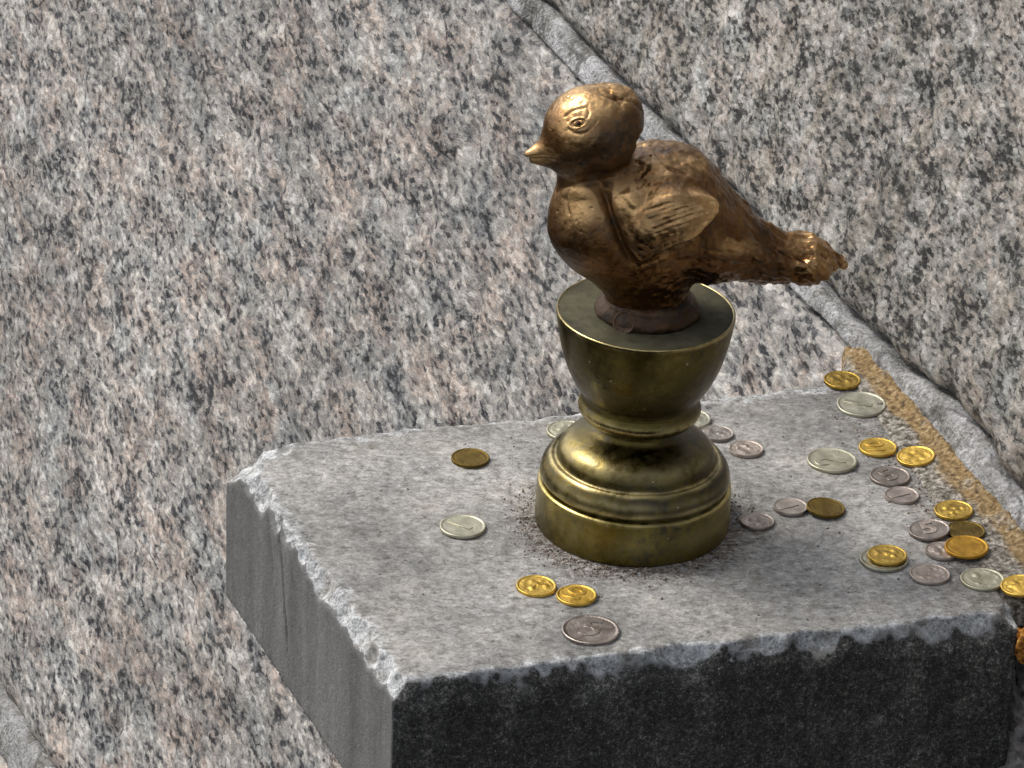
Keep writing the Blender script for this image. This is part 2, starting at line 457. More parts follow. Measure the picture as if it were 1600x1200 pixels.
def wall_block(name, x0, x1, lo, hi, step, mat, seed, rough=1.6, edge=9.0, chip=5.0, depth=70):
    """block of the wall in millimetres; lo(x), hi(x) are the lower and upper edge of its face"""
    nx = int((x1 - x0) / step) + 1
    xs = np.linspace(x0, x1, nx)
    L, H = lo(xs), hi(xs)
    ny = int((H - L).max() / step) + 1
    v = np.linspace(0, 1, ny)
    X = xs[:, None] + 0 * v[None, :]
    Y = L[:, None] + (H - L)[:, None] * v[None, :]
    P = np.stack([X.ravel(), Y.ravel(), np.full(X.size, seed * 13.0)], 1)
    e = np.minimum.reduce([Y - L[:, None], H[:, None] - Y, X - x0, x1 - X])
    er = e + (fbm(P, 26, 3, seed).reshape(X.shape)) * chip
    k = np.clip(1 - er / edge, 0, 1.6)
    Z = -edge * 0.62 * k ** 2
    Z += (fbm(P, 60, 3, seed + 3) * rough * 1.3 + fbm(P, 11, 3, seed + 5) * rough).reshape(X.shape)
    Z += -np.clip(fbm(P, 34, 2, seed + 8).reshape(X.shape) - 0.35, 0, 1) * 9
    V = np.stack([X.ravel(), Y.ravel(), Z.ravel()], 1)
    idx = np.arange(nx * ny).reshape(nx, ny)
    F = np.stack([idx[:-1, :-1].ravel(), idx[1:, :-1].ravel(), idx[1:, 1:].ravel(), idx[:-1, 1:].ravel()], 1).tolist()
    ring = list(idx[:, 0]) + list(idx[-1, 1:]) + list(idx[-2::-1, -1]) + list(idx[0, -2:0:-1])
    n0 = len(V)
    back = V[ring].copy(); back[:, 2] = -depth
    V = np.concatenate([V, back])
    n = len(ring)
    for i in range(n):
        j = (i + 1) % n
        F.append([int(ring[j]), int(ring[i]), n0 + i, n0 + j])
    return mesh_obj(name, V * MM, F, mat, wall)

def jlow(x):      # lower side of the main joint: sinks a little towards the far end
    P = np.stack([x, 0 * x, 0 * x + 5], 1)
    return np.where(x < 0, x * 0.052, 0) - 1.0 + vnoise(P, 70, 2) * 1.6 + vnoise(P, 23, 4) * 1.0
def jhigh(x):
    P = np.stack([x, 0 * x, 0 * x + 55], 1)
    return np.where(x < 0, x * 0.040, x * 0.03) + 13.0 + vnoise(P, 80, 6) * 2.6 + vnoise(P, 22, 8) * 1.8 + 7 * np.exp(-((x - 95) / 40) ** 2)
def llow(x):      # lower side of the lower course
    P = np.stack([x, 0 * x, 0 * x + 15], 1)
    return -655 + vnoise(P, 90, 3) * 5 + np.clip((x + 820) * 0.10, 0, 40)
const = lambda c: (lambda x: np.full_like(x, c))

wall_block('granite_block', -2000, 252, llow, jlow, 4.2, M['granite_lower'], 1)
wall_block('granite_block', 268, 700, const(-650.0), jlow, 7.0, M['granite_lower'], 4)
wall_block('granite_block', -1300, 520, jhigh, const(640.0), 4.2, M['granite_upper'], 7, edge=7, chip=7)
wall_block('granite_block', -2000, 252, const(-1300.0), lambda x: llow(x) - 30, 12.0, M['granite_lower'], 9)

def mortar_strip(name, x0, x1, lo, hi, seed, proud, step=2.2):
    nx = int((x1 - x0) / step) + 1; ny = 13
    xs = np.linspace(x0, x1, nx); v = np.linspace(0, 1, ny)
    L, H = lo(xs), hi(xs)
    X = xs[:, None] + 0 * v; Y = L[:, None] + (H - L)[:, None] * v
    P = np.stack([X.ravel(), Y.ravel(), np.full(X.size, seed * 9.0)], 1)
    Z = proud - 9.0 * np.clip(np.abs(v - 0.45) * 2 - 0.62, 0, 1)[None, :] ** 2 * 2.2 + (fbm(P, 40, 3, seed) * 1.2 + fbm(P, 9, 3, seed + 2) * 1.3).reshape(X.shape)
    # crumbled places
    Z -= np.clip(fbm(P, 30, 2, seed + 6).reshape(X.shape) - 0.30, 0, 1) * 12
    V = np.stack([X.ravel(), Y.ravel(), Z.ravel()], 1)
    idx = np.arange(nx * ny).reshape(nx, ny)
    F = np.stack([idx[:-1, :-1].ravel(), idx[1:, :-1].ravel(), idx[1:, 1:].ravel(), idx[:-1, 1:].ravel()], 1).tolist()
    ring = list(idx[:, 0]) + list(idx[-1, 1:]) + list(idx[-2::-1, -1]) + list(idx[0, -2:0:-1])
    n0 = len(V); back = V[ring].copy(); back[:, 2] = -60
    V = np.concatenate([V, back]); n = len(ring)
    for i in range(n):
        j = (i + 1) % n
        F.append([int(ring[j]), int(ring[i]), n0 + i, n0 + j])
    return mesh_obj(name, V * MM, F, M['mortar'], wall)

def jm_hi(x):
    P = np.stack([x, 0 * x, 0 * x + 75], 1)
    return jhigh(x) - 2.6 - np.clip(vnoise(P, 45, 9) + 0.15, 0, 1) * 4.0
o = mortar_strip('mortar_joint', -1290, 510, lambda x: jlow(x) + 0.4, jm_hi, 3, -1.4)
o['label'] = 'pale grey mortar joint between the two granite courses'
o = mortar_strip('mortar_joint', -1990, 250, lambda x: llow(x) - 29.0, lambda x: llow(x) - 0.5, 8, 1.0, 5.0)

# ------------------------------------------------------------------ the stone ledge
rng = np.random.RandomState(5)
PL = dict(front=((-94.2, -152.0), (0.2805, -0.9598)), left=((-141.2, -52.7), (-0.9292, -0.3696)),
          back=((-159.8, 64.5), (-0.2985, 0.9544)), right=((168.0, -74.0), (0.9674, 0.2532)))
THICK = 77.0

def top_height(x, y):
    x = np.asarray(x, float); y = np.asarray(y, float)
    P = np.stack([np.ravel(x), np.ravel(y), np.zeros(x.size)], 1)
    return (vnoise(P, 75, 1) * 0.9 + vnoise(P, 28, 3) * 0.35).reshape(x.shape)

def pd(name, x, y):
    p, n = PL[name]
    return (x - p[0]) * n[0] + (y - p[1]) * n[1]

def build_ledge():
    h = 1.35
    ox, oy, oz = -200.0, -172.0, -80.0
    xs = np.arange(ox, 182, h); ys = np.arange(oy, 168, h); zs = np.arange(oz, 5, h)
    X, Y = np.meshgrid(xs, ys, indexing='ij')
    X = X.astype(np.float32); Y = Y.astype(np.float32)
    side = np.maximum.reduce([pd('front', X, Y), pd('left', X, Y), pd('back', X, Y), pd('right', X, Y)])
    T = top_height(X, Y).astype(np.float32)
    Z = zs.astype(np.float32)
    S = np.maximum(side[:, :, None], np.maximum(Z[None, None, :] - T[:, :, None], -THICK - Z[None, None, :]))
    # worn arris all round the top
    P2 = np.stack([X.ravel(), Y.ravel(), np.zeros(X.size, np.float32)], 1)
    cut = (2.4 + 3.0 * fbm(P2, 26, 3, 12)).reshape(X.shape)
    cut = cut + (3.0 + 2.5 * fbm(P2, 45, 2, 14).reshape(X.shape)) * sstep(-14, -4, pd('front', X, Y))
    S = np.maximum(S, (side[:, :, None] + (Z[None, None, :] - T[:, :, None]) + cut[:, :, None]) * 0.7071)
    # conchoidal chips knocked off the edges
    def chip(c, r):
        lo = [max(0, int((c[k] - r - (ox, oy, oz)[k]) / h) - 1) for k in range(3)]
        hi = [int((c[k] + r - (ox, oy, oz)[k]) / h) + 2 for k in range(3)]
        sl = tuple(slice(a, max(a, b)) for a, b in zip(lo, hi))
        gx, gy, gz = xs[sl[0]], ys[sl[1]], zs[sl[2]]
        if min(len(gx), len(gy), len(gz)) == 0: return
        d = np.sqrt((gx[:, None, None] - c[0]) ** 2 + (gy[None, :, None] - c[1]) ** 2 + (gz[None, None, :] - c[2]) ** 2)
        S[sl] = np.maximum(S[sl], r - d)
    def edge_chips(name, a, b, n, rlo, rhi, dlo, dhi, upw):
        nx_, ny_ = PL[name][1]
        for i in range(n):
            u = (i + rng.rand()) / n
            px, py = a[0] + (b[0] - a[0]) * u, a[1] + (b[1] - a[1]) * u
            w = upw[0] + (upw[1] - upw[0]) * rng.rand()
            dv = np.array([nx_ * math.cos(w), ny_ * math.cos(w), math.sin(w)])
            r = rlo + (rhi - rlo) * rng.rand() ** 1.5
            dep = dlo + (dhi - dlo) * rng.rand()
            chip(np.array([px, py, -rng.rand() * 5]) + dv * (r - dep), r)
    FL, FR, BL = (-98, -154), (168, -74), (-186, 57)
    edge_chips('front', FL, FR, 40, 9, 34, 1.5, 5.0, (0.1, 0.75))
    edge_chips('front', FL, FR, 9, 25, 45, 4.0, 7.0, (0.05, 0.5))
    edge_chips('left', BL, FL, 30, 5, 18, 1.0, 3.2, (0.35, 0.9))
    edge_chips('left', BL, FL, 7, 10, 26, 2.5, 5.5, (0.2, 0.8))
    edge_chips('back', BL, (90, 143), 22, 8, 24, 1.0, 3.0, (0.2, 0.9))
    chip((-198.0, 60.0, 16.0), 36.0); chip((-182.0, 40.0, 14.0), 21.0); chip((-190, 22, 9), 21.0); chip((-176, 5, 8), 14.0); chip((-166, 58, 15), 19.0)
    chip((186.0, -90.0, 2.0), 15.0)
    # a slanting flaw in the front face near its left end
    chip((-88.0, -162.0, -16.0), 11.0); chip((-82.0, -160.0, -9.0), 10.5)
    V, F = surface_nets(S, (ox, oy, oz), h)
    V = relax(V, F, 1, 0.4)
    N = vert_normals(V, F)
    x, y, z = V.T
    df, dl = pd('front', x, y), pd('left', x, y)
    topness = sstep(-2.5, -0.8, z - top_height(x, y)) * sstep(0.75, 0.92, N[:, 2])
    nf, nl = PL['front'][1], PL['left'][1]
    brk = vnoise(V, 17, 35) * 1.6 + vnoise(V, 6, 31) * 1.5 + vnoise(V, 2.5, 33) * 1.2
    front_dark = sstep(-6.0, -2.2, df + brk) * sstep(0.42, 0.70, N[:, 0] * nf[0] + N[:, 1] * nf[1])  # much darker colour on faces turned to the front, ragged border
    sawn = sstep(-2.4, -0.8, dl + brk * 0.4) * sstep(0.6, 0.85, N[:, 0] * nl[0] + N[:, 1] * nl[1]) * (1 - front_dark)
    edge = np.minimum.reduce([-df, -dl, -pd('back', x, y)])
    fresh = np.clip((1 - topness) * sstep(-20, -8, z + brk * 3) * (0.75 + 0.6 * vnoise(V, 9, 43)) + 0.6 * sstep(13, 2.0, edge + vnoise(V, 16, 41) * 6) * topness, 0, 1)
    r = np.hypot(x, y)
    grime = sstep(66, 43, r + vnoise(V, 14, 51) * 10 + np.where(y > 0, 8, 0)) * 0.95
    grime = np.maximum(grime, sstep(-26, -6, pd('right', x, y) + vnoise(V, 18, 55) * 10) * 0.6)
    # hairline crack down the left side
    cw = (y + 12 - (z / 70.0) * 18.0) + vnoise(V, 9, 61) * 1.6
    crack = np.exp(-(cw / 0.9) ** 2) * sawn * sstep(-66, -50, z) + 0.35 * np.exp(-((cw - 14) / 2.2) ** 2) * sawn * sstep(-62, -20, z)
    D = fbm(V, 9, 3, 21) * 0.55 * (1 - 0.6 * sawn) + (1 - topness) * (1 - sawn) * (fbm(V, 14, 3, 25) * 1.6 + fbm(V, 4, 2, 27) * 0.7)
    D -= crack * 1.3
    V = V + N * D[:, None]
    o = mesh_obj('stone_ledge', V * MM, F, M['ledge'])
    for k, a in (('front_dark', front_dark), ('sawn', sawn), ('fresh', fresh), ('grime', grime), ('crack', crack)):
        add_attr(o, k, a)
    return o
ledge = build_ledge()
tag(ledge, 'thick grey stone bracket with chipped edges and a dark front, jutting from the wall', 'stone ledge')

# layer of grit and yellow lichen packed into the corner between ledge and wall
def lichen_strip():
    nx, ny = 240, 26
    ts = np.linspace(-14, 238, nx); V, A = [], []
    for i, tt in enumerate(ts):
        w = np.interp(tt, [-14, 0, 18, 60, 238], [2.0, 7, 14, 17, 31])
        for j in range(ny):
            v = j / (ny - 1)
            o_ = -4 + (w + 4) * v
            p = WA * 1000 + WD * float(tt) + WN0 * float(o_)
            V.append((p.x, p.y, 0)); A.append((tt, o_, v, w))
    V = np.array(V); A = np.array(A)
    z = 3.8 * np.exp(-np.clip(A[:, 1] + 2, 0, 99) / 5.0) + 0.9 - 3.2 * sstep(0.80, 1.0, A[:, 2])
    z += fbm(V, 8, 3, 61) * 1.5 * (1 - 0.6 * A[:, 2]) + fbm(V, 2.6, 2, 63) * 0.45
    endf = np.maximum(sstep(225, 238, A[:, 0]), sstep(4, -14, A[:, 0]))
    V[:, 2] = z - endf * 5
    lich = sstep(8.5, 4, A[:, 1] + vnoise(V, 12, 66) * 5.0)
    idx = np.arange(nx * ny).reshape(nx, ny)
    F = np.stack([idx[:-1, :-1].ravel(), idx[:-1, 1:].ravel(), idx[1:, 1:].ravel(), idx[1:, :-1].ravel()], 1).tolist()
    ring = list(idx[:, 0]) + list(idx[-1, 1:]) + list(idx[-2::-1, -1]) + list(idx[0, -2:0:-1])
    n0 = len(V); back = V[ring].copy(); back[:, 2] = -14
    V = np.concatenate([V, back]); n = len(ring)
    for i in range(n):
        j = (i + 1) % n
        F.append([int(ring[i]), int(ring[j]), n0 + j, n0 + i])
    lich = np.concatenate([lich, lich[ring]])
    o = mesh_obj('lichen_crust', V * MM, F, M['lichen'], ledge)
    add_attr(o, 'lichen', lich)
    o['label'] = 'ochre lichen and grit packed along the wall side'
lichen_strip()

def lump(name, loc, size, mat, parent, seed):
    bm = bmesh.new()
    bmesh.ops.create_icosphere(bm, subdivisions=4, radius=1.0)
    V = np.array([v.co for v in bm.verts])
    D = 1 + fbm(V, 0.9, 3, seed) * 0.7 + fbm(V, 0.3, 2, seed + 2) * 0.25
    for v, d in zip(bm.verts, D): v.co = Vector((v.co.x * size[0] * d, v.co.y * size[1] * d, v.co.z * size[2] * d))
    me = bpy.data.meshes.new(name); bm.to_mesh(me); bm.free()
    me.materials.append(mat)
    me.polygons.foreach_set('use_smooth', [True] * len(me.polygons))
    o = bpy.data.objects.new(name, me); COL.objects.link(o); o.location = loc
    if parent: o.parent = parent
    return o
o = lump('lichen_clump', (0.1712, -0.0748, -0.0125), (0.0050, 0.0042, 0.0088), M['rust'], ledge, 71)
o['label'] = 'rusty orange lichen clump at the ledge corner'

# ------------------------------------------------------------------ the bronze bird on its turned pedestal
statue = empty('bird_statue', (0, 0, float(top_height(np.array([0.0]), np.array([0.0]))[0]) * MM))
statue.rotation_euler = (0, math.radians(1.1), 0)
tag(statue, 'small bronze bird standing on a turned brass pedestal on the stone ledge', 'statue')

def lathe_part(name, pts, mat, n=5, seg=120, rubbed_lit=()):
    sp = [(float(p[0]) * MM, float(p[1]) * MM) for p in spline(pts, n)]
    V, F = lathe(sp, seg)
    o = mesh_obj(name, V, F, mat, statue)
    # arrises worn bright by hands, edge highlights put into the colour too: list of (height, half width, amount)
    W = np.array(V) * 1000
    w = np.zeros(len(W))
    for (hz, hw, am) in rubbed_lit:
        w = np.maximum(w, am * np.exp(-((W[:, 2] - hz + 0.5 * vnoise(W, 9, 131)) / hw) ** 2) * np.clip(0.75 + 0.7 * vnoise(W, 16, 133), 0, 1))
    add_attr(o, 'worn', w)
    return o
# radii and heights in millimetres
lathe_part('pedestal_drum', [(41.5, -2.0), (43.2, 0.4), (43.5, 3), (43.4, 12), (43.2, 19.6), (42.6, 20.8), (41.6, 21.2), (40.6, 21.3), (39.8, 22.0), (39.5, 23.5)], M['brass_drum'],
           rubbed_lit=[(20.6, 0.8, 0.9), (11, 5, 0.25)])
lathe_part('pedestal_bell', [(39.6, 22.2), (41.4, 22.6), (42.3, 23.8), (42.4, 25.4), (41.6, 28.4), (40.0, 31.0), (38.6, 32.4), (37.6, 32.9), (36.4, 32.6), (35.6, 33.0), (35.2, 34.4),
                             (34.2, 37.4), (31.8, 40.2), (28.2, 42.4), (23.8, 44.0), (20.0, 45.4), (18.0, 47.2), (17.2, 49.6), (17.0, 54.0)], M['brass'],
           rubbed_lit=[(32.8, 0.7, 1.0), (24.4, 1.4, 0.8), (28.5, 1.6, 0.35), (39.5, 2.4, 0.45)])
lathe_part('pedestal_collar', [(16.6, 51.9), (18.8, 52.0), (22.4, 52.6), (25.4, 54.4), (27.1, 57.0), (27.3, 58.8), (26.8, 60.4), (26.1, 61.8), (25.7, 63.2), (25.4, 64.4)], M['brass'],
           rubbed_lit=[(58.0, 2.0, 0.8)])
cup = lathe_part('pedestal_cup', [(24.6, 63.2), (25.6, 63.6), (26.3, 65.2), (27.9, 67.6), (30.2, 71.4), (32.6, 76.2), (34.7, 81.6), (36.4, 87.4), (37.7, 93.4), (38.7, 99.2),
                            (39.2, 102.6), (39.4, 104.1), (39.2, 104.9), (38.6, 105.1), (38.1, 104.6), (37.8, 103.2)], M['brass'], rubbed_lit=[(104.6, 0.9, 1.0)])
top_plate = lathe_part('pedestal_top', [(38.3, 103.0), (38.2, 104.7), (36.0, 104.6), (20.0, 104.4), (8.0, 104.4)], M['brass_dull'], 3)
top_plate['label'] = 'dull tarnished flat top of the cup'
CUP_TOP = 104.4

# --- bird: smooth union of round cones, millimetres above the cup top
B = dict(head=(-28.9, -5.8, 89.5, 21.3), beakU0=(-43.9, -8.8, 83.3, 7.4), beakU1=(-55.4, -11.1, 79.4, 2.2),
         beakL0=(-43.0, -8.6, 76.4, 5.4), beakL1=(-54.0, -10.8, 76.2, 1.6), b1=(-20.0, -4.0, 46.8, 24.6), b2=(-4.7, -0.9, 40.0, 26.4),
         b3=(5.8, 1.2, 53.0, 26.8), b4=(24.9, 5.0, 38.1, 21.0), b5=(49.5, 9.9, 27.7, 12.4), t1=(60.8, 12.2, 24.6, 11.0), t2=(72.6, 14.5, 23.6, 10.2), t3=(86.5, 17.3, 21.0, 3.4),
         n0=(-0.5, -0.1, 22.6, 21.5), n1=(0.8, 0.1, 4.5, 17.6), nk=(-25.0, -5.0, 65.5, 18.0), chin=(-33.2, -6.6, 80.0, 13.6), m0=(-17.5, -3.5, 37.5, 21.0), m1=(-4.0, -0.6, 22.0, 17.5))
BS = 0.977
def build_bird():
    h = 0.52
    ox, oy, oz = -62.0, -36.0, 1.0
    xs = np.arange(ox, 94, h, dtype=np.float32); ys = np.arange(oy, 42, h, dtype=np.float32); zs = np.arange(oz, 115, h, dtype=np.float32)
    X, Y, Z = np.meshgrid(xs, ys, zs, indexing='ij', sparse=True)
    def cone(a, b, sy=1.0, sz=1.0):
        a = B[a]; b = B[b]
        ax, ay, az = (b[k] - a[k] for k in range(3)); L2 = ax * ax + ay * ay + az * az
        px, py, pz = X - a[0], Y - a[1], Z - a[2]
        t = np.clip((px * ax + py * ay + pz * az) / L2, 0, 1)
        dx, dy, dz = px - t * ax, (py - t * ay) * sy, (pz - t * az) * sz
        return np.sqrt(dx * dx + dy * dy + dz * dz) - (a[3] + (b[3] - a[3]) * t)
    def smin(a, b, k):
        hh = np.clip(0.5 + 0.5 * (b - a) / k, 0, 1)
        return b + (a - b) * hh - k * hh * (1 - hh)
    S = smin(cone('b1', 'b2'), cone('b2', 'b3'), 6)
    S = smin(S, cone('b3', 'b4'), 6)
    S = smin(S, cone('b4', 'b5'), 8)
    S = smin(S, cone('n0', 'n1'), 5)
    S = smin(S, cone('m0', 'm1'), 5)
    S = smin(S, cone('nk', 'b1'), 6)
    # tail: flattened fan
    S = smin(S, cone('b5', 't1', 0.85, 1.0), 5)
    S = smin(S, cone('t1', 't2', 0.72, 1.25), 3)
    S = smin(S, cone('t2', 't3', 0.62, 1.0), 4)
    Hd = smin(np.sqrt((X + 28.6) ** 2 + ((Y + 5.8) * 1.03) ** 2 + (Z - 89.3) ** 2) - 21.5,
              np.sqrt((X + 20.6) ** 2 + ((Y + 4.1) * 0.9) ** 2 + (Z - 96.6) ** 2) - 14.6, 3.0)
    Hd = smin(Hd, np.sqrt((X + 33.2) ** 2 + (Y + 6.6) ** 2 + (Z - 79.6) ** 2) - 14.2, 4.0)
    Hd = smin(Hd, cone('beakU0', 'beakU1', 1.0, 1.0), 4.0)
    Hd = smin(Hd, cone('beakL0', 'beakL1'), 1.6)
    S = smin(S, Hd, 2.0)
    V, F = surface_nets(S, (ox, oy, oz), h)
    V = relax(V, F, 3, 0.5)
    return V, F

PSI = math.atan(0.2)
def chart(V):
    """side chart of the bird: both flanks folded onto one drawing (p to the tail, q up)"""
    lat = V[:, 0] * math.sin(PSI) - V[:, 1] * math.cos(PSI)
    W = V.copy()
    neg = lat < 0
    W[neg, 0] -= 2 * lat[neg] * math.sin(PSI)
    W[neg, 1] += 2 * lat[neg] * math.cos(PSI)
    return W[:, 0], W[:, 2] * 0.891 + W[:, 1] * 0.454, np.abs(lat)

def seg_dist(p, q, pts):
    pts = spline(pts, 5)
    d = np.full(p.shape, 1e9)
    lo, hi = pts.min(0) - 8, pts.max(0) + 8
    sel = (p > lo[0]) & (p < hi[0]) & (q > lo[1]) & (q < hi[1])
    ps, qs = p[sel], q[sel]; dd = np.full(ps.shape, 1e9)
    for a, b in zip(pts[:-1], pts[1:]):
        e = b - a; L2 = max((e ** 2).sum(), 1e-9)
        t = np.clip(((ps - a[0]) * e[0] + (qs - a[1]) * e[1]) / L2, 0, 1)
        dd = np.minimum(dd, np.hypot(ps - a[0] - t * e[0], qs - a[1] - t * e[1]))
    d[sel] = dd
    return d

def poly_sd(p, q, pts):
    pts = spline(list(pts) + [pts[0]], 4)[:-1]
    d = np.full(p.shape, 1e9); ins = np.zeros(p.shape, bool)
    n = len(pts)
    for i in range(n):
        a, b = pts[i], pts[(i + 1) % n]
        e = b - a; L2 = max((e ** 2).sum(), 1e-9)
        t = np.clip(((p - a[0]) * e[0] + (q - a[1]) * e[1]) / L2, 0, 1)
        d = np.minimum(d, np.hypot(p - a[0] - t * e[0], q - a[1] - t * e[1]))
        c = ((a[1] > q) != (b[1] > q)) & (p < (b[0] - a[0]) * (q - a[1]) / (b[1] - a[1] + 1e-12) + a[0])
        ins ^= c
    return np.where(ins, -d, d)

DW = dict(
 wing=[(-19.6,51.2),(-16.4,54.8),(-10.1,56.3),(-1.6,55.0),(8.3,54.7),(18.1,53.8),(23.6,51.6),(26.6,48.0),(25.8,43.6),(22.4,38.8),(17.8,34.2),(10.1,29.8),(4.2,25.6),(-0.7,22.0),(-5.1,20.6),(-8.6,24.3),(-11.2,29.8),(-14.4,36.9),(-17.5,42.9)],
 crease=[(-26.1,56.5),(-21.0,51.2),(-17.3,44.4),(-14.9,36.9),(-12.3,29.2),(-7.9,20.5),(-3.5,12.8)],
 neck=[(-43.2,51.1),(-36.5,52.6),(-26.8,54.2),(-17.2,59.2),(-10.7,67.2),(-7.5,75.7)],
 feathers=[[(-2.4,43.8),(8.6,47.7),(19.7,50.8),(25.9,50.3)],[(-0.8,40.5),(10.2,45.0),(21.2,48.7),(27.4,48.2)],[(1.3,37.2),(12.3,42.3),(22.7,46.2),(27.8,45.9)],
           [(3.2,34.0),(14.1,39.0),(24.3,43.2)],[(5.0,31.0),(14.9,36.3),(22.5,40.0)],[(-9.9,53.2),(0.0,50.9),(9.8,51.4),(19.6,52.8)]],
 lobe=[(-15.0,48.1),(-9.4,43.4),(-3.9,45.9),(-2.2,50.8)],
 mouth=[(-58.5,63.5),(-51.1,63.9),(-46.1,63.9),(-43.8,63.1)],
 brow=[(-40.9,82.6),(-38.2,84.8),(-34.9,86.1),(-32.4,86.5)], brow2=[(-31.4,87.1),(-30.6,84.3),(-31.4,82.0)],
 bag=[(-39.5,76.8),(-36.3,75.0),(-32.1,75.3),(-28.9,78.0),(-26.8,81.2)],
 crestl=[(-29.2,99.0),(-24.8,95.9),(-19.1,93.4),(-11.9,90.9),(-7.8,87.8)], crest2=[(-26.1,94.4),(-22.4,92.6),(-17.6,92.0),(-13.5,93.7)],
 breast=[(-37.8,50.3),(-38.1,45.2),(-36.7,40.5)],
 back=[[(-6.8,73.0),(0.5,69.2),(6.4,63.3),(14.9,61.0),(22.0,59.1)],[(-2.3,67.6),(-3.4,62.8),(-6.0,59.0)]],
 flank=[[(28.7,39.8),(37.4,34.7),(46.0,30.9)],[(23.7,28.3),(35.0,27.5),(46.2,26.7)],[(12.8,22.1),(26.8,23.4),(40.9,22.2)],[(30.5,31.5),(40.4,29.8),(51.8,27.6)]],
 tail=[[(51.4,34.9),(60.0,31.7),(69.8,32.2),(79.8,29.1)],[(53.1,28.5),(63.1,26.2),(71.4,27.5),(79.9,25.7)],[(52.0,22.8),(62.0,20.6),(70.3,22.4)],[(68.7,36.9),(70.6,32.2),(74.1,29.6)],[(75.6,28.3),(74.4,24.0),(75.2,19.9)]],
)
EYE = (-35.2, 79.6)

def sculpt_bird(V, F):
    p, q, lat = chart(V)
    N = vert_normals(V, F)
    side = sstep(1.5, 6.0, lat)
    g = lambda d, w: np.exp(-(d / w) ** 2)
    D = np.zeros(len(V))
    # wing: raised pad, proud at its tip, with lobes and feather grooves
    wd = poly_sd(p, q, DW['wing'])
    # trailing and lower edge stand proud, upper edge melts into the back
    soft = 2.0 + 9.0 * sstep(47.5, 54.0, q - 0.04 * p) * sstep(27, 12, p)
    inside = sstep(0.6, -1.0, (wd + vnoise(V, 5, 97) * 0.6) / soft)
    tipw = sstep(-14, 24, p)
    D += side * inside * (3.8 + 3.6 * tipw) * (0.70 + 0.30 * sstep(-0.5, -8, wd) + 0.14 * fbm(V, 9, 2, 103))
    D += side * inside * 0.9 * g(wd + 2.2, 1.6) * tipw
    D -= side * (0.5 + 1.0 * sstep(40, 28, q)) * g(wd - 1.6, 1.8)
    D += side * inside * 2.8 * g(np.hypot(p + 12.0, q - 47.5), 6.0)
    D += side * inside * 2.2 * g(np.hypot(p + 5.5, q - 36.0), 7.0)
    fe = [spline(c, 8) for c in DW['feathers'][:5]]
    fe = [c[np.linspace(0, len(c) - 1, 12).astype(int)] for c in fe]
    lines = []
    for c0, c1 in zip(fe[:-1], fe[1:]):
        lines += [c0, c0 * 0.5 + c1 * 0.5]
    lines += [fe[-1], fe[-1] * 1.5 - fe[-2] * 0.5, fe[-1] * 2 - fe[-2]]
    for k, c in enumerate([[tuple(a_) for a_ in c] for c in lines]):
        D -= side * inside * (0.85 if k % 2 == 0 else 0.5) * np.clip(0.6 + 0.7 * vnoise(V, 6, 99 + k), 0, 1.2) * g(seg_dist(p, q, c) + vnoise(V, 4, 77) * 0.35, 0.55)
    D -= side * inside * 0.8 * g(seg_dist(p, q, DW['lobe']), 1.3)
    # crease between breast and wing, neck fold, breast crack
    cd = seg_dist(p, q, DW['crease']) + vnoise(V, 6, 98) * 0.8
    D -= side * sstep(8, 24, q) * (2.6 * g(cd, 5.0) + 0.7 * np.clip(0.4 + 1.0 * vnoise(V, 11, 109), 0, 1.2) * g(cd, 1.8))
    D -= 0.8 * g(seg_dist(p, q, DW['neck']) + vnoise(V, 6, 111) * 0.8, 2.0)
    D -= side * 0.8 * g(seg_dist(p, q, DW['breast']), 0.6) * 0.6
    body = sstep(-8, 4, p) * sstep(76, 66, q)
    for c in DW['back']: D -= side * 0.8 * g(seg_dist(p, q, c), 1.0)
    for c in DW['flank']: D -= side * 0.7 * g(seg_dist(p, q, c), 1.1)
    for c in DW['tail'][:3]: D -= 0.25 * g(seg_dist(p, q, c) + vnoise(V, 5, 78) * 0.9, 1.2)
    # eye: ball in a rimmed socket, brow stroke above, fold below
    ex, ey = p - EYE[0], q - EYE[1]
    r = 1.22 * np.hypot(ex * 0.85 + 0.25 * ey, ey * 1.6 - 0.5 * ex)
    hs = sstep(4, 9, lat)
    D += hs * (0.32 * g(r - 4.3, 0.8) - 0.6 * g(r - 2.9, 0.6) + 0.25 * g(r - 1.5, 0.7) - 1.0 * g(np.hypot(ex - 0.2, ey), 0.95))
    D -= hs * 0.65 * g(seg_dist(p, q, DW['brow']), 0.5)
    D -= hs * 0.65 * g(seg_dist(p, q, DW['brow2']), 0.5)
    D -= hs * 0.50 * g(seg_dist(p, q, DW['bag']) , 0.6)
    # mouth slit
    D -= sstep(-42.0, -45.5, p) * 0.85 * g(seg_dist(p, q, DW['mouth']), 0.5)
    # crest marks
    D -= 0.9 * g(seg_dist(p, q, DW['crestl']), 0.9) * sstep(2, 5, lat)
    D -= 0.7 * g(seg_dist(p, q, DW['crest2']), 0.9) * sstep(2, 5, lat)
    cz = g(np.hypot(p + 17, q - 93), 8)
    # modelling-tool roughness: strong on back, flank and tail, weak on the polished head
    rough = 0.25 + 0.75 * sstep(-16, 0, p) * sstep(82, 72, q)
    tailz = sstep(44, 58, p)
    D += rough * (fbm(V, 10, 3, 81) * 1.3 + fbm(V, 3.2, 2, 83) * 0.5)
    D += tailz * (fbm(V, 9, 3, 85) * 1.3 + fbm(V, 4, 2, 86) * 0.7) + cz * fbm(V, 4, 3, 87) * 1.6
    A = np.stack([V[:, 0] * 0.35 + V[:, 2] * 0.2, V[:, 1], V[:, 2] * 1.0 + V[:, 0] * 0.55], 1)       # lengthwise wrinkles
    D += (0.55 * sstep(14, 30, p) + 0.7 * tailz) * vnoise(A, 2.4, 89)
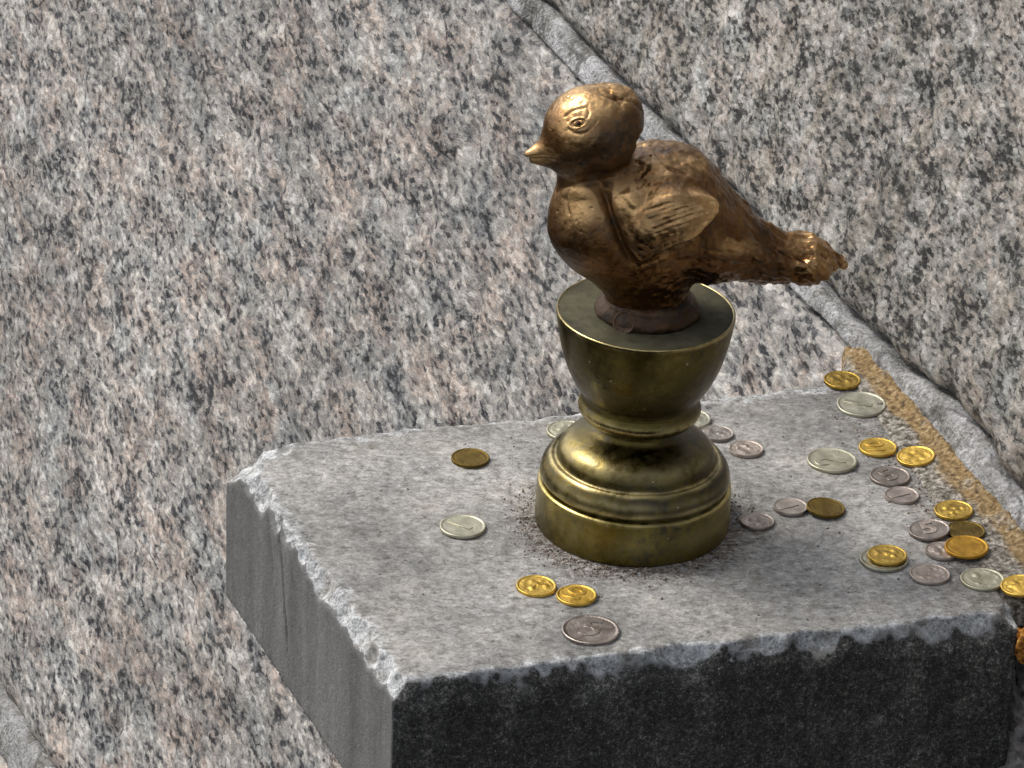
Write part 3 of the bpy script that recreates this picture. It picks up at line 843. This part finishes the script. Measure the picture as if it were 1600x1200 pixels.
    D += fbm(V, 24, 2, 91) * 0.7 + 0.22 * fbm(V, 1.6, 2, 93) * (0.3 + 0.7 * sstep(-25, 0, p))
    D -= 0.5 * np.clip(vnoise(V, 2.2, 107) - 0.62, 0, 1) * 2.5           # casting pits
    # hand polish, with highlights put into the colour too: forehead, beak, breast, wing, back of neck, tail tip
    def spot(pp, qq, rp, rq): return np.exp(-(((p - pp) / rp) ** 2 + ((q - qq) / rq) ** 2) ** 1.5)
    wr = np.maximum.reduce([spot(-33, 90, 15, 10), 0.75 * spot(-36, 80, 9, 10), 0.9 * spot(-52, 66, 7, 4), 0.8 * spot(-32, 44, 9, 11), side * inside * (0.50 + 0.35 * vnoise(V, 8, 105) + 0.35 * np.exp(-((wd + 2.2) / 1.8) ** 2) * tipw - 0.4 * sstep(36, 26, q)), 1.0 * spot(-11, 46, 8, 8), 0.8 * spot(-4, 36, 9, 7), 0.35 * spot(12, 66, 12, 7),
                            0.7 * spot(-17, 93, 8, 6), 0.5 * spot(2, 63, 9, 7), 0.55 * sstep(60, 76, p) * sstep(18, 24, q), 0.55 * spot(40, 30, 9, 4)])
    wr = np.clip(wr + vnoise(V, 6, 101) * 0.22 * (wr > 0.1) - 0.9 * np.clip(-D - 0.8, 0, 1), 0, 1)
    return V + N * D[:, None], wr

bV, bF = build_bird()
bV, worn = sculpt_bird(bV, bF)
bV *= BS
bV[:, 0] -= 0.9
bV[:, 2] += CUP_TOP
bird = mesh_obj('bird', bV * MM, bF, M['bronze'], statue)
add_attr(bird, 'worn', worn)
bird['label'] = 'plump bronze bird with folded wings and short beak'

# eyeballs set in the sockets
def head_surface(p, q, sign):
    """point of the head sphere under a chart position, on the near (+1) or far (-1) side"""
    c = np.array([-28.6, -5.8, 89.3]); R = 20.6
    dy, dq = p - c[0], q - (c[2] * 0.891 + c[1] * 0.454)
    dep = math.sqrt(max(R * R - dy * dy - dq * dq, 0))
    P = c + np.array([dy, dq * 0.454 - dep * 0.891, dq * 0.891 + dep * 0.454])
    if sign < 0:
        lat = P[0] * math.sin(PSI) - P[1] * math.cos(PSI)
        P = P - 2 * lat * np.array([math.sin(PSI), -math.cos(PSI), 0])
    return P
for s in (1, -1):
    P = head_surface(EYE[0], EYE[1], s) 
    e = lump('eye', ((P[0] * BS - 0.9) * MM, P[1] * BS * MM, (P[2] * BS + CUP_TOP) * MM), (0.0009, 0.0008, 0.0008), M['foot_bronze'], bird, 3)

sp = [(float(a) * MM, float(b) * MM) for a, b in spline([(21.8, 103.6), (22.8, 104.6), (23.2, 105.8), (23.0, 107.2), (22.2, 109.0), (20.9, 110.6), (19.8, 111.6), (18.9, 113.0), (17.0, 114.2)], 5)]
fV, fF = lathe(sp, 120)
fV = np.array(fV); fV[:, 0] += 0.0006
fV[:, :2] *= (1 + 0.022 * vnoise(fV * 1000, 9, 95) + 0.014 * vnoise(fV * 1000, 3, 96))[:, None]
fV[:, 2] += 0.0006 * vnoise(fV * 1000, 6, 97)
foot = mesh_obj('foot_disc', fV, fF, M['foot_bronze'], statue)
foot['label'] = 'brown round foot plate under the bird'
# raised round stamp on the foot plate
st = [(r * MM, z * MM) for r, z in [(5.4, -1.5), (5.4, 0.0), (5.1, 0.35), (4.6, 0.3), (4.3, 0.0), (2.0, 0.05)]]
sV, sF = lathe(st, 40)
stamp = mesh_obj('stamp', sV, sF, M['foot_bronze'], foot)
a = math.radians(-119)
stamp.location = (21.6 * math.cos(a) * MM + 0.0006, 22.0 * math.sin(a) * MM, 107.9 * MM)
stamp.rotation_euler = Vector((math.cos(a), math.sin(a), 0.62)).to_track_quat('Z', 'Y').to_euler()

# ------------------------------------------------------------------ coins
def numeral_mesh(txt, size, mat):
    cu = bpy.data.curves.new('numeral', 'FONT')
    cu.body = txt; cu.size = size; cu.align_x = 'CENTER'; cu.align_y = 'CENTER'
    cu.extrude = 0.00016; cu.bevel_depth = 0.00010; cu.bevel_resolution = 1; cu.resolution_u = 4; cu.offset = 0.00038
    ob = bpy.data.objects.new('numeral', cu); COL.objects.link(ob)
    dg = bpy.context.evaluated_depsgraph_get()
    me = bpy.data.meshes.new_from_object(ob.evaluated_get(dg))
    bpy.data.objects.remove(ob); bpy.data.curves.remove(cu)
    me.materials.clear(); me.materials.append(mat)
    return me

def coin_mesh(diam, mat, seed, relief):
    """disc with raised rim; relief adds a struck design to the upper face"""
    R = diam / 2; seg = 72; th = 1.5
    rs = [(R * 0.97, 0.0), (R, 0.15), (R, th - 0.15), (R * 0.985, th), (R * 0.93, th), (R * 0.90, th - 0.24)]
    rings = 15
    for k in range(1, rings):
        rs.append((R * 0.90 * (1 - k / rings), th - 0.24))
    V, F = [], []
    for (r, z) in rs:
        for k in range(seg):
            a = 2 * math.pi * k / seg; V.append((r * math.cos(a), r * math.sin(a), z))
    V = np.array(V)
    inner = np.hypot(V[:, 0], V[:, 1]) < R * 0.86
    top = inner & (V[:, 2] > th * 0.5)
    if relief:
        u, w = V[:, 0] / R, V[:, 1] / R
        P = np.stack([V[:, 0], V[:, 1], np.full(len(V), seed * 3.0)], 1)
        figure = sstep(0.72, 0.50, np.hypot(u * 0.95, w * 1.05))
        des = np.clip(vnoise(P, R * 0.24, seed) * 1.3 + 0.15, -0.2, 1) * figure * 0.42 * relief
        lett = sstep(0.09, 0.05, np.abs(np.hypot(u, w) - 0.74)) * (vnoise(P, R * 0.12, seed + 3) > 0.05) * 0.16
        V[:, 2] += np.where(top, des + lett, 0)
    V = V.tolist()
    n = len(rs)
    for i in range(n - 1):
        for k in range(seg):
            k2 = (k + 1) % seg
            F.append((i * seg + k, i * seg + k2, (i + 1) * seg + k2, (i + 1) * seg + k))
    b = len(V); V.append((0, 0, th - 0.2)); V.append((0, 0, 0))
    for k in range(seg):
        k2 = (k + 1) % seg
        F.append((b, (n - 1) * seg + k, (n - 1) * seg + k2)); F.append((b + 1, k2, k))
    me = bpy.data.meshes.new('coin')
    me.from_pydata([tuple(c * MM for c in v) for v in V], [], F)
    me.materials.append(mat)
    me.polygons.foreach_set('use_smooth', [True] * len(me.polygons))
    me.set_sharp_from_angle(angle=math.radians(50)) if hasattr(me, 'set_sharp_from_angle') else None
    me.update()
    return me

# x, y, diameter, material, numeral, turn, lift above the stone, tilt (about x, about y), label
COINS = [
 (-73.3, 53.0, 17.5, 'brown', '', 20, 0, (0, 0), 'dark brown coin alone on the left half of the ledge, toward the back edge'),
 (-75.2, -11.9, 20.5, 'pale', '1', 55, 0, (0, 0), 'pale silver coin showing a 1, alone on the left half of the ledge'),
 (-41.9, -65.0, 17.5, 'gold', '', 0, 0, (1, 1), 'bright gold coin before the pedestal, the farther of a touching pair from the grey 5'),
 (-24.3, -71.6, 17.5, 'gold', '10', 62, 0, (0, -1), 'bright gold coin of a touching pair, just behind the large grey 5'),
 (-18.1, -102.2, 25.0, 'pink', '5', -12, 0, (0, 1), 'largest coin, pinkish grey with a 5, by the front edge'),
 (-29.5, 84.1, 19.0, 'pale', '', 40, 0, (0, 0), 'pale coin half hidden behind the pedestal, alone on that side'),
 (27.5, 99.3, 19.0, 'pale', '', 140, 0, (0, 0), 'pale coin mostly hidden behind the pedestal collar, first of a row of three'),
 (39.4, 85.2, 15.5, 'pink', '', 10, 0, (-1, 1), 'small pinkish silver coin behind the pedestal, middle of a row of three'),
 (52.7, 70.6, 15.5, 'pink', '', 80, 0, (0, 0), 'small pinkish silver coin behind the pedestal, last of a row of three'),
 (56.0, 1.9, 15.5, 'pink', '', 50, 0, (-1, 1), 'small pinkish coin lying closest beside the pedestal base'),
 (71.4, 16.4, 15.5, 'pink', '1', 120, 0, (0, 0), 'small pinkish coin tucked under the edge of a dark brown coin'),
 (87.1, 15.7, 17.5, 'brown', '', 70, 0.85, (0, 4.5), 'dark brown coin leaning on a small pinkish coin'),
 (99.5, 144.1, 17.5, 'gold', '', 15, 0.4, (0, 0), 'gold coin at the back corner of the ledge where the lichen starts'),
 (107.5, 119.7, 23.0, 'pale', '1', 70, 0.3, (2, -1), 'large pale silver coin touching the gold coin at the back corner'),
 (91.7, 62.9, 23.0, 'pale', '2', 110, 0, (0, 1), 'large pale silver coin lying apart, between the pedestal and a pair of gold coins'),
 (113.4, 78.4, 17.5, 'gold', '10', 95, 0, (0, 0), 'gold coin with bold numerals, beside the large pale coin'),
 (130.4, 68.8, 17.5, 'gold', '', 30, 0.9, (2, -6), 'gold coin tipped up against the lichen strip, above a pinkish coin'),
 (117.7, 50.5, 18.5, 'pink', '5', 40, 0, (0, 0), 'pinkish silver coin just before the pair of gold coins'),
 (122.1, 31.7, 15.5, 'pink', '1', 118, 0, (0, 0), 'small pinkish coin with a 1, before a larger pinkish coin'),
 (144.7, 17.5, 17.5, 'gold', '', 60, 0.6, (0, -2), 'gold coin heading the dense cluster by the lichen strip'),
 (132.7, -2.6, 18.5, 'pink', '5', 15, 0.75, (0, -4.2), 'pinkish silver coin overlapping a dull brass coin in the cluster'),
 (149.0, -1.5, 17.5, 'brown', '', 0, 0.2, (0, 0), 'dull brass coin lying under two other coins of the cluster'),
 (148.3, -18.9, 19.5, 'amber', '', 0, 1.75, (1, -1), 'plain orange-gold coin lying on top of two coins in the cluster'),
 (137.7, -20.1, 15.5, 'pink', '', 25, 0, (0, 0), 'small pinkish coin half covered by the plain orange-gold coin'),
 (111.2, -30.2, 21.5, 'pale', '', 0, 0, (0, 0), 'pale silver coin with a gold coin lying on it'),
 (112.7, -28.9, 17.5, 'gold', '', 110, 1.42, (0, 0), 'gold coin lying on top of a larger pale coin'),
 (130.9, -42.2, 18.0, 'pink', '', 65, 0, (0, 1), 'grey pink coin with worn relief, near the front right corner'),
 (153.8, -45.2, 19.5, 'pale', '', 20, 0, (0, 0), 'pale greenish silver coin at the front corner, beside the gold corner coin'),
 (170.0, -52.7, 17.5, 'gold', '', 100, 1.7, (2, -5), 'gold coin on the very corner of the ledge against the wall'),
]
num_cache = {}
coin_cache = {}
for i, (x, y, dia, mat, num, turn, lift, tilt, label) in enumerate(COINS):
    m_ = M['coin_' + mat]
    me = coin_mesh(dia, m_, i + 1, 0.0 if num else (0.12 if mat in ('amber', 'brown') else 1.0))
    o = bpy.data.objects.new('coin', me)
    COL.objects.link(o)
    z = float(top_height(np.array([x]), np.array([y]))[0]) + lift + 0.15
    o.location = (x * MM, y * MM, z * MM)
    o.rotation_euler = (math.radians(tilt[0]), math.radians(tilt[1]), math.radians(turn))
    # tilts are about world axes, the turn about the coin's own axis
    o.rotation_euler = (Matrix.Rotation(math.radians(tilt[1]), 3, 'Y') @ Matrix.Rotation(math.radians(tilt[0]), 3, 'X') @ Matrix.Rotation(math.radians(turn), 3, 'Z')).to_euler()
    tag(o, label, 'coin', 'coins lying on the stone ledge')
    if num:
        key = (num, dia, mat)
        if key not in num_cache:
            num_cache[key] = numeral_mesh(num, dia * MM * (0.80 if len(num) == 1 else 0.62), m_)
        c = bpy.data.objects.new('numeral', num_cache[key]); COL.objects.link(c)
        c.parent = o; c.location = (0, dia * 0.04 * MM, 1.30 * MM)

# ------------------------------------------------------------------ loose grit round the pedestal and along the wall
def grit():
    r_ = random.Random(3)
    V, F = [], []
    base = [(1, 0, 0), (-1, 0, 0), (0, 1, 0), (0, -1, 0), (0, 0, 1), (0, 0, -1)]
    tri = [(0, 2, 4), (2, 1, 4), (1, 3, 4), (3, 0, 4), (2, 0, 5), (1, 2, 5), (3, 1, 5), (0, 3, 5)]
    pts = []
    for _ in range(2200):
        a = r_.uniform(0, 2 * math.pi); rr = 43.8 + abs(r_.gauss(0, 6.5))
        pts.append((rr * math.cos(a), rr * math.sin(a)))
    for _ in range(700):
        tt = r_.uniform(-15, 225); off = np.interp(tt, [0, 238], [10, 26]) + abs(r_.gauss(0, 9))
        p = WA * 1000 + WD * tt + WN0 * float(off); pts.append((p.x, p.y))
    for _ in range(260):
        pts.append((r_.uniform(-130, 150), r_.uniform(-110, 110)))
    pts = np.array(pts)
    ok = (pd('front', pts[:, 0], pts[:, 1]) < -12) & (pd('left', pts[:, 0], pts[:, 1]) < -10) & (pd('back', pts[:, 0], pts[:, 1]) < -6) & (np.hypot(pts[:, 0], pts[:, 1]) > 43.6)
    pts = pts[ok]
    hz = top_height(pts[:, 0], pts[:, 1])
    for (x, y), z in zip(pts, hz):
        s = 0.25 + 0.75 * r_.random() ** 2.5
        b = len(V); a = r_.uniform(0, 6.28)
        for (u, v, w) in base:
            k = s * r_.uniform(0.6, 1.2)
            V.append(((x + k * (u * math.cos(a) - v * math.sin(a))) * MM, (y + k * (u * math.sin(a) + v * math.cos(a))) * MM, (z + 0.15 + k * 0.7 * w) * MM))
        F += [tuple(b + k for k in t_) for t_ in tri]
    o = mesh_obj('grit', V, F, M['grit'], None, False)
    tag(o, 'loose brown and grey grit lying round the pedestal and along the wall', 'grit', kind='stuff')
t = NT('grit')
gv = t.coords()
M['grit'] = t.done(t.ramp(t.noise(gv, 330, 1, 0.5), [(0.35, (0.05, 0.035, 0.025)), (0.5, (0.16, 0.12, 0.09)), (0.62, (0.34, 0.30, 0.26))]), 0.9)
grit()
